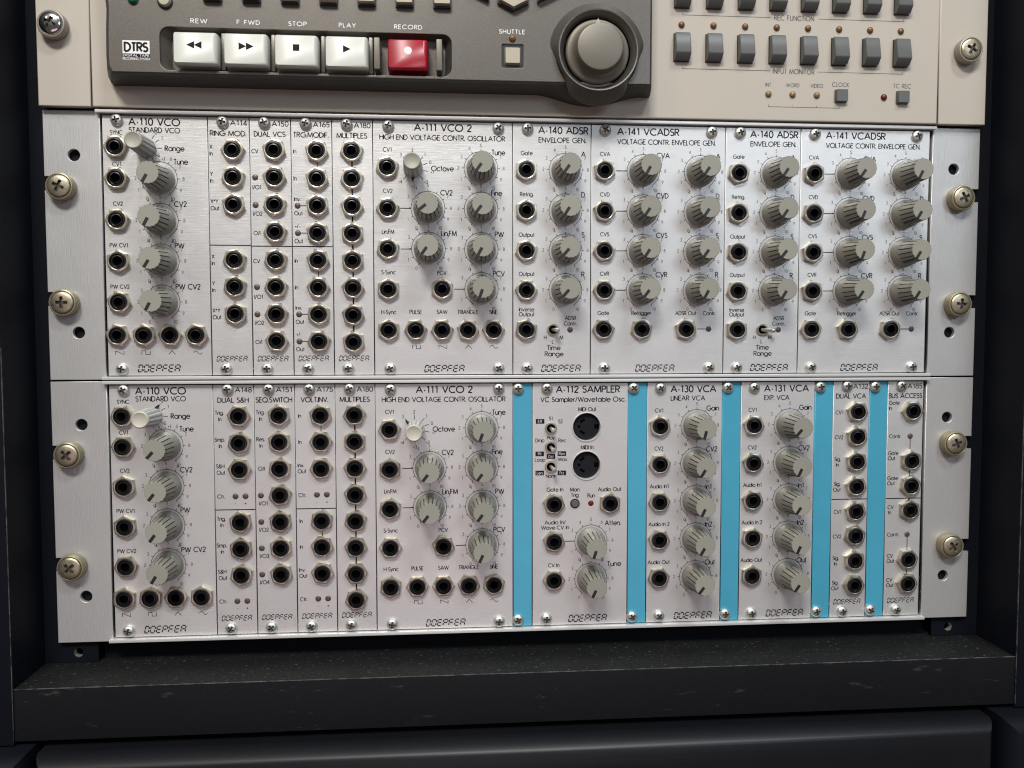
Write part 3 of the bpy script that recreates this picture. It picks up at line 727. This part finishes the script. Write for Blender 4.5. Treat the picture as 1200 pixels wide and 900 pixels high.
vinv(18, Lw, 'narrow voltage inverter module with four reddish lamps, lower row')
mult(22, Lw, 'narrow multiples module with eight linked jacks in the lower row')
vco2(Lw, 'wide high end oscillator module with pale octave knob in the lower row', -45, (200, 216, 216, 205, 218, 218))
blank(40, Lw, 'blue blank panel left of the sampler module')
sampler(42, Lw, 'sampler module with two round MIDI sockets and three toggle switches')
blank(52, Lw, 'blue blank panel right of the sampler module')
vca(54, Lw, 'A-130 VCA', 'LINEAR VCA', 'amplifier module headed LINEAR VCA with a column of five knobs', (195, 213, 206, 210, 218))
blank(62, Lw, 'blue blank panel between the two five-knob amplifier modules')
vca(64, Lw, 'A-131 VCA', 'EXP. VCA', 'amplifier module headed EXP. VCA with a column of five knobs', (222, 205, 214, 205, 215))
blank(72, Lw, 'blue blank panel right of the EXP. VCA module')
dualvca(74, Lw, 'narrow dual amplifier module with eight jacks between two blue panels')
blank(78, Lw, 'rightmost blue blank panel, beside the bus access module')
busacc(80, Lw, 'narrow bus access module with gate and CV jacks, rightmost in the lower row')

# ------------------------------------------------------------------ subrack frames
def ear(sx):
    z1 = 132.5; x0, x1 = 214.3, 241.3
    slots = [(39.9 if False else 40.1), 96.9]
    out = [(x0, 0), (x1, 0)]
    for zc in slots:
        out += [(x1, zc - 3.4)] + [(235.0 + 3.4 * math.cos(R(a)) * -1 if False else 235.0 - 3.4 * math.sin(R(a)), zc - 3.4 * math.cos(R(a))) for a in range(0, 181, 20)] + [(x1, zc + 3.4)]
    out += [(x1, z1), (x0, z1)]
    holes = [circle(227, 23.5, 2.9), circle(227, 110.8, 2.9)]
    loops = [out] + holes
    if sx > 0: loops[0] = [(214.9 if abs(x - x0) < .01 else x, z) for x, z in out]
    if sx < 0: loops = [[(-x, z) for x, z in lp][::-1] for lp in loops]
    return plate('rack_ear', loops, 0.0, 2.6, M['ear'], 0.25)
EAR = {-1: ear(-1), 1: ear(1)}
def rail_mesh():
    bm = bmesh.new(); box(bm, -215.6, 215.6, -2.6, 6, 0, 1.6, 0, 0.3)
    return tomesh('rail', bm, [M['rail']], 40)
RAIL = rail_mesh()
bm = bmesh.new(); box(bm, -213.5, 213.5, 3.2, 4.2, 2.6, 130.5); BACK = tomesh('gap_shade_sheet', bm, [M['hole']])  # black sheet added behind the panels, standing in for shade in the gaps
SYS = [((-232.4, 39.8), (-232.4, 96.5), (228.9, 41.2), (229.3, 97.3)), ((-232.4, 38.6), (-232.4, 95.2), (229.7, 39.0), (229.8, 95.3))]
for row, lab in ((1, 'upper aluminium subrack frame with ears, four cup-washered screws and thin rails'), (0, 'lower aluminium subrack frame with ears and four cup-washered screws, above the black shelf')):
    z = 133.35 * row
    fr = empty('subrack_frame', (0, 0, z), lab, 'rack frame', 'aluminium subrack frames')
    link('rack_ear', EAR[-1], fr, (0, 0, .4)); link('rack_ear', EAR[1], fr, (0, 0, .4))
    link('rail', RAIL, fr, (0, 0, 0.35)); link('rail', RAIL, fr, (0, 0, 131.55)); link('gap_shade_sheet', BACK, fr)
    for x, zz in SYS[row]:
        o = link('cup_washer', CUP, fr, (x, 0, zz), (0, random.uniform(0, 6), 0)); link('rack_screw', RSC, o, (0, -4.6, 0))

# ------------------------------------------------------------------ tape recorder
rec = empty('tape_recorder', (0, -4, 267.2), 'beige rackmount digital tape recorder with dark transport panel and jog wheel', 'tape recorder')
oz = 267.2
def rl(name, me, x=0, y=0, z=0, rot=(0, 0, 0), parent=None): return link(name, me, parent or rec, (x, y, z - oz) if parent is None else (x, y, z), rot)
# all recorder coordinates below: y relative to the face (y=-4 in the world), z absolute
ztop = 352
me = plate('faceplate', [[(-216.1, 0), (214.6, 0), (214.6, ztop - oz), (-216.1, ztop - oz)]], 0, 4, M['beige'], 0.7, 2); link('faceplate', me, rec)
for s, (a, b) in ((-1, (-241.3, -216.5)), (1, (215.0, 241.3))):
    me = plate('rack_ear', [[(a, 0), (b, 0), (b, ztop - oz), (a, ztop - oz)]], 0, 4, M['beige'], 0.5, 2); link('rack_ear', me, rec)
for x, mm, cc in ((-232.3, CSC, CUPG), (229.2, RSC, CUPG)):
    o = link('cup_washer', cc, rec, (x, 0, 304.7 - oz), (0, 0.5, 0)); link('rack_screw', mm, o, (0, -4.4, 0))
# raised transport panel
def tpanel():
    bm = bmesh.new()
    def outline(zb, xl, xr, lobe):
        pts = [(xl + 1.6, zb)]
        if lobe:
            for i in range(0, 13):
                t = i / 12; x = 2 + (54 - 2) * t
                pts.append((x, zb - lobe * math.sin(math.pi * t) ** 1.5))
        else:
            for i in range(0, 13): pts.append((2 + 52 * i / 12, zb))
        pts += [(xr, zb), (xr, ztop), (xl - 1.5, ztop), (xl - 1.2, 322), (xl, 316), (xl + 0.6, 309), (xl + .2, 300), (xl, 288), (xl + .2, zb + 3)]
        return pts
    a = outline(277.4, -207.2, 59.6, 5.2); b = outline(277.6, -206.8, 59.2, 4.8); c = outline(279.0, -203.8, 57.6, 0.0); d = outline(279.9, -202.6, 56.8, 0.0)
    ys = (0, -4.5, -13.4, -14.0)
    ls = [[bm.verts.new((x, y, z - oz)) for x, z in lp] for lp, y in zip((a, b, c, d), ys)]
    n = len(a)
    for k in range(3):
        for i in range(n):
            f = bm.faces.new((ls[k][i], ls[k][(i + 1) % n], ls[k + 1][(i + 1) % n], ls[k + 1][i])); f.material_index = 1
    return bm, [(p[0], p[1]) for p in d]
bm, front = tpanel()
bm2 = None
link('panel_side', tomesh('panel_side', bm, [M['dark_side'], M['dark_side']], 30), rec)
REC = rrect(-179, -41.5, 281.4, 301.3, 4.2)
sh_hole = rrect(-16.9, -6.5, 286.4, 297.6, 0.6, 2)
def hol(l): return [(x, z - oz) for x, z in l]
me = plate('transport_panel', [hol(front), hol(REC), hol(sh_hole), hol(circle(30.0, 294.8, 20.6, 48))], -14.3, 1.6, M['dark_panel'], 0.35, 2)
link('transport_panel', me, rec)
# recess tray with sloping ends
bm = bmesh.new()
inner = rrect(-175, -44.5, 282.2, 300.2, 3.6)
a = [bm.verts.new((x, -13.2, z - oz)) for x, z in REC]; b = [bm.verts.new((x, -8.0, z - oz)) for x, z in inner]
for i in range(len(a)): bm.faces.new((a[i], a[(i + 1) % len(a)], b[(i + 1) % len(a)], b[i]))
bm.faces.new(b)
link('key_recess', tomesh('key_recess', bm, [M['dark_panel']], 40), rec)
def key_mesh(w_, h_, y1, m, bev, slope=0.0):
    bm = bmesh.new()
    # front face slightly rolled back on the right and bottom
    prof = [(0, -h_ / 2, 0), ]
    o = rrect(-w_ / 2, w_ / 2, -h_ / 2, h_ / 2, 1.0, 3); f = rrect(-w_ / 2 + .5, w_ / 2 - 1.5, -h_ / 2 + .8, h_ / 2 - .9, 1.1, 3)
    mid = rrect(-w_ / 2 + .1, w_ / 2 - .35, -h_ / 2 + .15, h_ / 2 - .25, 1.05, 3)
    rows = [(o, 0), (o, y1 * .72), (mid, y1 * .9), (f, y1)]
    vs3 = [[bm.verts.new((x, y, z)) for x, z in lp] for lp, y in rows]
    n = len(o)
    for k in range(3):
        for i in range(n): bm.faces.new((vs3[k][i], vs3[k][(i + 1) % n], vs3[k + 1][(i + 1) % n], vs3[k + 1][i]))
    bm.faces.new(vs3[-1])
    return tomesh('transport_key', bm, [m], 50)
KW = key_mesh(20.2, 15.2, -10.5, M['key_white'], 1)
KR = key_mesh(19.4, 14.6, -9.6, M['key_red'], 1)
def icon(parent, polys, y, m=None):
    bm = bmesh.new()
    for i, p in enumerate(polys):
        vsx = [bm.verts.new((x, y - .01 * i, z)) for x, z in p]; bm.faces.new(vsx)
    link('symbol', tomesh('symbol', bm, [m or M['ink']]), parent)
tri_l = lambda x: [(x - 1.9, 0), (x + 1.6, -1.7), (x + 1.6, 1.7)]
tri_r = lambda x: [(x - 1.6, -1.7), (x + 1.9, 0), (x - 1.6, 1.7)]
for x, ic, lb in ((-161.7, [tri_l(-1.9), tri_l(1.5)], 'white key marked with two arrows pointing left'), (-138.5, [tri_r(-1.5), tri_r(1.9)], 'white key marked with two arrows pointing right'),
                  (-115.0, [[(-1.5, -1.5), (1.5, -1.5), (1.5, 1.5), (-1.5, 1.5)]], 'white key marked with a square'), (-91.4, [tri_r(0)], 'white key marked with one arrow')):
    o = link('transport_key', KW, rec, (x, -8.0, 290.6 - oz)); o['label'] = lb
    icon(o, [[(a, b + 1.3) for a, b in p] for p in ic], -10.56)
o = link('transport_key', KR, rec, (-62.4, -8.0, 290.6 - oz)); o['label'] = 'red record key with a white dot'
icon(o, [circle(0, 1.6, 1.9, 20)], -9.66, M['white_ink'])
GB = bmesh.new(); box(GB, -1.4, 1.4, -9.2, 0, -7.4, 7.4, 0, 0.5); GB = tomesh('key_guard', GB, [M['jog']], 40)
for x in (-77.2, -47.4): link('key_guard', GB, rec, (x, -8, 290.8 - oz))
DV = bmesh.new(); box(DV, -.9, .9, -4.4, 0, -8.6, 8.6, 0, 0.2); DV = tomesh('divider', DV, [M['dark_panel']], 40)
for x in (-150.1, -126.8, -103.2, -80.4): link('divider', DV, rec, (x, -8, 291 - oz))
# small beige buttons along the top
def small_btn(w_, h_, yt, m, poly=None):
    bm = bmesh.new()
    p = poly or rrect(-w_ / 2, w_ / 2, -h_ / 2, h_ / 2, .5, 2)
    o = [(x * 1.06, z * 1.06 - .5) for x, z in p]
    prism(bm, o, 0, yt * .45, 1); q = [(x * .9, z * .92) for x, z in p]
    prism(bm, p, yt * .4, yt, 0, shrink=q)
    return tomesh('small_button', bm, [m, M['key_base']], 30)
SBb, SBt, SBg = small_btn(8.2, 12, -4, M['key_beige']), small_btn(8.2, 12, -4, M['jog']), small_btn(8.2, 12, -4, M['dark_side'])
for i in range(7):
    link('small_button', SBg if i == 0 else SBt if i == 1 else SBb, rec, (-154.2 + 18.05 * i, -14.3, 320.2 - oz))
ar = small_btn(0, 0, -4, M['key_beige'], [(-7.2, 6), (-7.2, -3), (0, -6.6), (7.2, -3), (7.2, 6)][::-1][::-1])
for f in (ar,): link('arrow_button', f, rec, (-11.5, -14.3, 320.3 - oz))
for sx in (-1, 1):
    pl = [(-5, 5), (-5 if sx < 0 else -5, 1), (4, -4), (5, 5)]
    pl = [(-6, 0.5), (4.5, -4.5), (4.5, 4), (-6, 8)]
    if sx > 0: pl = [(-x, z) for x, z in pl][::-1]
    link('arrow_button', small_btn(0, 0, -4, M['key_beige'], pl), rec, (-11.5 + sx * 16.5, -14.3, 322.5 - oz))
bm = bmesh.new(); lathe(bm, [(2.5, 0), (2.5, -.4), (2.2, -.5), (2.0, -.3), (1.9, -1.2), (1.2, -1.9), (0, -2.1)], 24, mi=[1, 1, 1, 0, 0, 0]); GL = tomesh('led', bm, [M['led_green'], M['dark_side']], 40)
link('led', GL, rec, (-190.6, -14.3, 313.4 - oz))
bm = bmesh.new(); lathe(bm, [(3.6, 0), (3.6, -.5), (3.2, -.6), (2.9, -.3), (2.8, -1.6), (2.3, -2.4), (0, -2.6)], 28, mi=[1, 1, 1, 0, 0, 0]); o = link('round_button', tomesh('round_button', bm, [M['key_beige'], M['key_base']], 40), rec, (-176, -14.3, 313.0 - oz))
# shuttle button and lamp
bm = bmesh.new(); box(bm, -5.2, 5.2, 0.6, 4, -5.6, 5.6, 1); prism(bm, rrect(-3.9, 3.9, -4.2, 4.2, .5, 2), 0.6, -1.2, 0, shrink=rrect(-3.4, 3.4, -3.6, 3.7, .5, 2))
link('shuttle_button', tomesh('shuttle_button', bm, [M['key_beige'], M['key_base']], 30), rec, (-11.7, -14.3, 292 - oz))
bm = bmesh.new(); lathe(bm, [(1.7, 0), (1.6, -.6), (1.0, -1.3), (0, -1.5)], 20); LA = tomesh('led', bm, [M['led_amber']], 60)
LP = LA.copy(); LP.materials.clear(); LP.materials.append(M['led_pale']); LRR = LA.copy(); LRR.materials.clear(); LRR.materials.append(M['led_red'])
link('led', LA, rec, (-11.8, -14.3, 300.4 - oz))
# jog bezel and wheel
bm = bmesh.new()
n = 72; cx, cz = 30.0, 294.8
outer = []; skirt = []
for i in range(n):
    a = 2 * math.pi * i / n; c, s = math.cos(a), math.sin(a)
    den = 21.5 * abs(c) - 9.5 * s
    rr_ = (21.5 * 23.5 + 9.5 * 3 * -1) / den if den > 1e-3 else 99
    r = min(23.8, max(20.4, rr_)); y = -14.2
    if s < -0.75: t = (-s - .75) / .25; y = -14.2 + 3.2 * t; r += 1.4 * t
    x = cx + r * c; z = cz + r * s
    outer.append((x, y, z - oz))
def rg(r, y, dz=0): return [(cx + r * math.cos(2 * math.pi * i / n), y, cz - oz + dz + r * math.sin(2 * math.pi * i / n)) for i in range(n)]
loops = [outer, rg(20.2, -18.0), rg(19.6, -18.7), rg(19.0, -18.6), rg(17.6, -15.2), rg(16.6, -14.2), rg(16.4, -9)]
vs4 = [[bm.verts.new(p) for p in lp] for lp in loops]
for k in range(len(vs4) - 1):
    for i in range(n):
        f = bm.faces.new((vs4[k][i], vs4[k][(i + 1) % n], vs4[k + 1][(i + 1) % n], vs4[k + 1][i])); f.material_index = 1 if k >= 5 else 0
link('jog_bezel', tomesh('jog_bezel', bm, [M['dark_panel'], M['hole']], 45), rec)
bm = bmesh.new(); lathe(bm, [(15.6, -8), (15.6, -15.2), (15.0, -16.0), (13.8, -16.4), (12.6, -17.2), (11.7, -19), (11.4, -22.6), (11.0, -23.4), (10.2, -23.7), (0, -23.6)], 64)
o = link('jog_wheel', tomesh('jog_wheel', bm, [M['jog']], 30), rec, (cx, 0, cz - oz))
bm = bmesh.new(); prism(bm, [(-1.2, 13.2), (1.2, 13.2), (0, 15.6)][::1], -16, -17.2)
link('pointer', tomesh('pointer', bm, [M['key_beige']]), o)
# right-hand rocker buttons
def rocker():
    bm = bmesh.new(); pr = [(7.0, 0), (6.9, -2.8), (6.2, -3.4), (-3.3, -5.3), (-4.0, -5.1), (-6.7, -2.6), (-6.9, 0)]
    L_ = [bm.verts.new((-3.9, y, z)) for z, y in pr]; R_ = [bm.verts.new((3.9, y, z)) for z, y in pr]
    for i in range(len(pr) - 1): bm.faces.new((L_[i], R_[i], R_[i + 1], L_[i + 1]))
    bm.faces.new(L_[::-1]); bm.faces.new(R_)
    bmesh.ops.recalc_face_normals(bm, faces=bm.faces[:])
    bmesh.ops.bevel(bm, geom=[e for e in bm.edges if abs(e.verts[0].co.x - e.verts[1].co.x) < .1], offset=.3, segments=1, affect='EDGES')
    box(bm, -4.15, 4.15, -0.4, 0, -7.1, 7.1, 1)
    return tomesh('channel_button', bm, [M['key_grey'], M['key_base']], 30)
RB = rocker()
for i in range(8):
    x = 76.3 + 16.72 * i
    link('channel_button', RB, rec, (x, 0, 303.0 - oz)); link('channel_button', RB, rec, (x, 0, 329.8 - oz)); link('led', LA, rec, (x, 0, 314.6 - oz))
for x in (122.6, 135.5, 148.5): link('led', LP, rec, (x, 0, 280.7 - oz))
link('led', LRR, rec, (184.9, 0, 280.4 - oz))
bm = bmesh.new(); prism(bm, rrect(-3.3, 3.3, -3.4, 3.4, .4, 2), 0, -2.6, 0, shrink=rrect(-2.9, 2.9, -2.9, 3.0, .4, 2)); SQ = tomesh('square_button', bm, [M['key_grey']], 30)
for x in (161.4, 194.8): link('square_button', SQ, rec, (x, 0, 280.4 - oz))
# lettering
bm = bmesh.new()
kt = dict(y=-0.05, wt=.14, sp=.22)
def rt(s, x, z, h, **k): text(bm, s, x, z - oz, h, **{**kt, **k})
rt('REC FUNCTION', 135.8, 319.6, 2.4, wd=21); rt('INPUT MONITOR', 136, 292.5, 2.4, wd=22)
for zb in (319.6, 292.6):
    for a, b in ((76.9, 123.2), (148.6, 194.7)): stroke(bm, [(a, zb + (1.2 if a < 80 else 0) - oz), (a, zb - oz), (b, zb - oz)] if a < 80 else [(a, zb - oz), (b, zb - oz), (b, zb + 1.2 - oz)], .25, -.05)
for s, x in (('INT', 122.5), ('WORD', 135.6), ('VIDEO', 148.5)): rt(s, x, 285.5, 1.8)
rt('CLOCK', 161.4, 286.4, 2.1, wd=9); rt('TC REC', 194.8, 286.4, 2.1, wd=9.6)
stroke(bm, [(122.7, 275.4 - oz), (122.7, 274.3 - oz), (161.2, 274.3 - oz), (161.2, 275.4 - oz)], .25, -.05)
for x in (135.5, 148.5): stroke(bm, [(x, 274.3 - oz), (x, 275.2 - oz)], .25, -.05)
link('lettering', tomesh('lettering', bm, [mat('dark_grey_print', (.06, .058, .055, 1), .5)]), rec)
bm = bmesh.new()
kt = dict(y=-14.36, wt=.17, sp=.30)
for s, x, wd in (('REW', -160.7, 7.5), ('F FWD', -137.8, 10.5), ('STOP', -114.8, 8.4), ('PLAY', -91.3, 7.8), ('RECORD', -62.3, 13.2), ('SHUTTLE', -12, 12.4)): rt(s, x, 304.4 if s != 'SHUTTLE' else 303.6, 1.9, wd=wd)
# format badge
bx0, bx1 = -196.0, -183.6
def quad(bm, x0, x1, z0, z1, y, mi):
    f = bm.faces.new([bm.verts.new(p) for p in ((x0, y, z0 - oz), (x1, y, z0 - oz), (x1, y, z1 - oz), (x0, y, z1 - oz))]); f.material_index = mi
quad(bm, bx0, bx1, 288.5, 294.6, -14.36, 0); quad(bm, bx0, bx1, 286.9, 288.4, -14.36, 1)
text(bm, 'DTRS', (bx0 + bx1) / 2, 291.5 - oz, 3.9, y=-14.40, wt=.24, wd=10.4, mi=1)
text(bm, 'DIGITAL TAPE', (bx0 + bx1) / 2, 287.65 - oz, 1.0, y=-14.40, wt=.16, wd=11.8, mi=0)
text(bm, 'RECORDING SYSTEM', (bx0 + bx1) / 2, 286.1 - oz, .95, y=-14.36, wt=.15, wd=12.2, mi=0)
for sx in (-1, 1):
    stroke(bm, [(cx + sx * 3.2, 317.3 - oz), (cx + sx * 6.6, 316.4 - oz)], .7, -14.5)
stroke(bm, [(cx, 318.3 - oz), (cx, 316.9 - oz)], .35, -14.5)
link('lettering', tomesh('lettering', bm, [M['white_ink'], M['ink']]), rec)

# ------------------------------------------------------------------ cabinet
cab = empty('equipment_rack', (0, 0, -120), 'black wooden equipment rack cabinet with dusty shelf board around the gear', 'rack cabinet')
def cpart(name, bm, mats, smooth=30): 
    bmesh.ops.translate(bm, vec=(0, 0, 120), verts=bm.verts)
    return link(name, tomesh(name, bm, mats, smooth), cab)
for sx in (-1, 1):
    bm = bmesh.new(); a, b = sorted((sx * 249.5, sx * 285)); box(bm, a, b, -30, 160, -38, 420, 0, 0.5)
    cpart('side_panel', bm, [M['black_paint']])
    bm = bmesh.new(); box(bm, sx * 249.55 - .12, sx * 249.55 + .12, -30.15, -29.6, -36, 150, 0)
    cpart('worn_edge', bm, [M['worn_edge']])
    a, b = sorted((sx * 222.8, sx * 249.4))
    lp = [[(a, -11), (b, -11), (b, 420), (a, 420)], circle(sx * 232.8, -6.0, 2.3)]
    me = plate('rack_rail', [[(x, z + 120) for x, z in l] for l in lp], 3.0, 1.8, M['black_paint'], .2); link('rack_rail', me, cab)
    bm = bmesh.new(); lathe(bm, [(2.35, 3.4), (2.1, 4.2), (2.1, 6.5)], 20, cx=sx * 232.8, cz=-6.0); cpart('threaded_hole', bm, [M['screw']])
bm = bmesh.new(); box(bm, -249.4, 249.4, 40, 46, -40, 420); cpart('back_board', bm, [M['black_paint']])
bm = bmesh.new(); box(bm, -222, 222, 9, 12, -11.2, 0.2); cpart('filler_strip', bm, [M['black_paint']])
bm = bmesh.new(); box(bm, -249.4, 249.4, -29.4, 40, -36.3, -11.1, 0, 0.4); 
for f in bm.faces: f.material_index = 1 if f.calc_center_median().y < -29.2 else 0
cpart('shelf_board', bm, [M['ledge'], M['ledge_front']])
bm = bmesh.new(); box(bm, -249.2, 249.2, -29.5, -29.0, -11.3, -11.04); cpart('worn_edge', bm, [M['worn_edge']])
bm = bmesh.new(); box(bm, -249.4, 249.4, -18, -14, -60, -36.4); cpart('gap_board', bm, [M['black_paint']])
# rounded drawer front below the shelf
dr = empty('drawer', (0, -20, -110), 'black drawer front with rounded upper edge below the shelf', 'drawer')
bm = bmesh.new(); box(bm, -237, 232.6, -25, 16, 0, 70.0, 0, 0); bmesh.ops.bevel(bm, geom=[e for e in bm.edges if all(v.co.y < 0 and (v.co.z > 60) for v in e.verts) or (abs(e.verts[0].co.x - e.verts[1].co.x) < .1 and all(v.co.y < 0 for v in e.verts) and abs(e.verts[0].co.z - e.verts[1].co.z) > 9)], offset=12, segments=8, profile=0.5, affect='EDGES')
link('drawer_front', tomesh('drawer_front', bm, [mat('satin_black_drawer', (0.0055, 0.006, 0.008, 1), 0.42, 0, .3, 40, .10, (1500, 1500, 1500), spec=0.32, stain=(300, .7, .78, (.08, .08, .085, 1)))], 40), dr)
for sx in (-1, 1):
    bm = bmesh.new(); a, b = sorted((sx * (236.2 if sx > 0 else 240.5), sx * 285)); box(bm, a, b, -45, -16, -110, -38.6, 0, 0); bmesh.ops.bevel(bm, geom=[e for e in bm.edges if all(v.co.y < -20 for v in e.verts)], offset=9, segments=6, profile=0.5, affect='EDGES'); cpart('base_post', bm, [M['black_paint']])
bm = bmesh.new(); box(bm, -249, 249, 5, 12, -112, -37); cpart('base_board', bm, [M['black_paint']])

# large flat faces of the rounded boxes keep flat normals
for o in D.objects:
    if o.name.split('.')[0] in ('drawer_front', 'base_post'):
        for p in o.data.polygons:
            if p.area > 0.0012: p.use_smooth = False
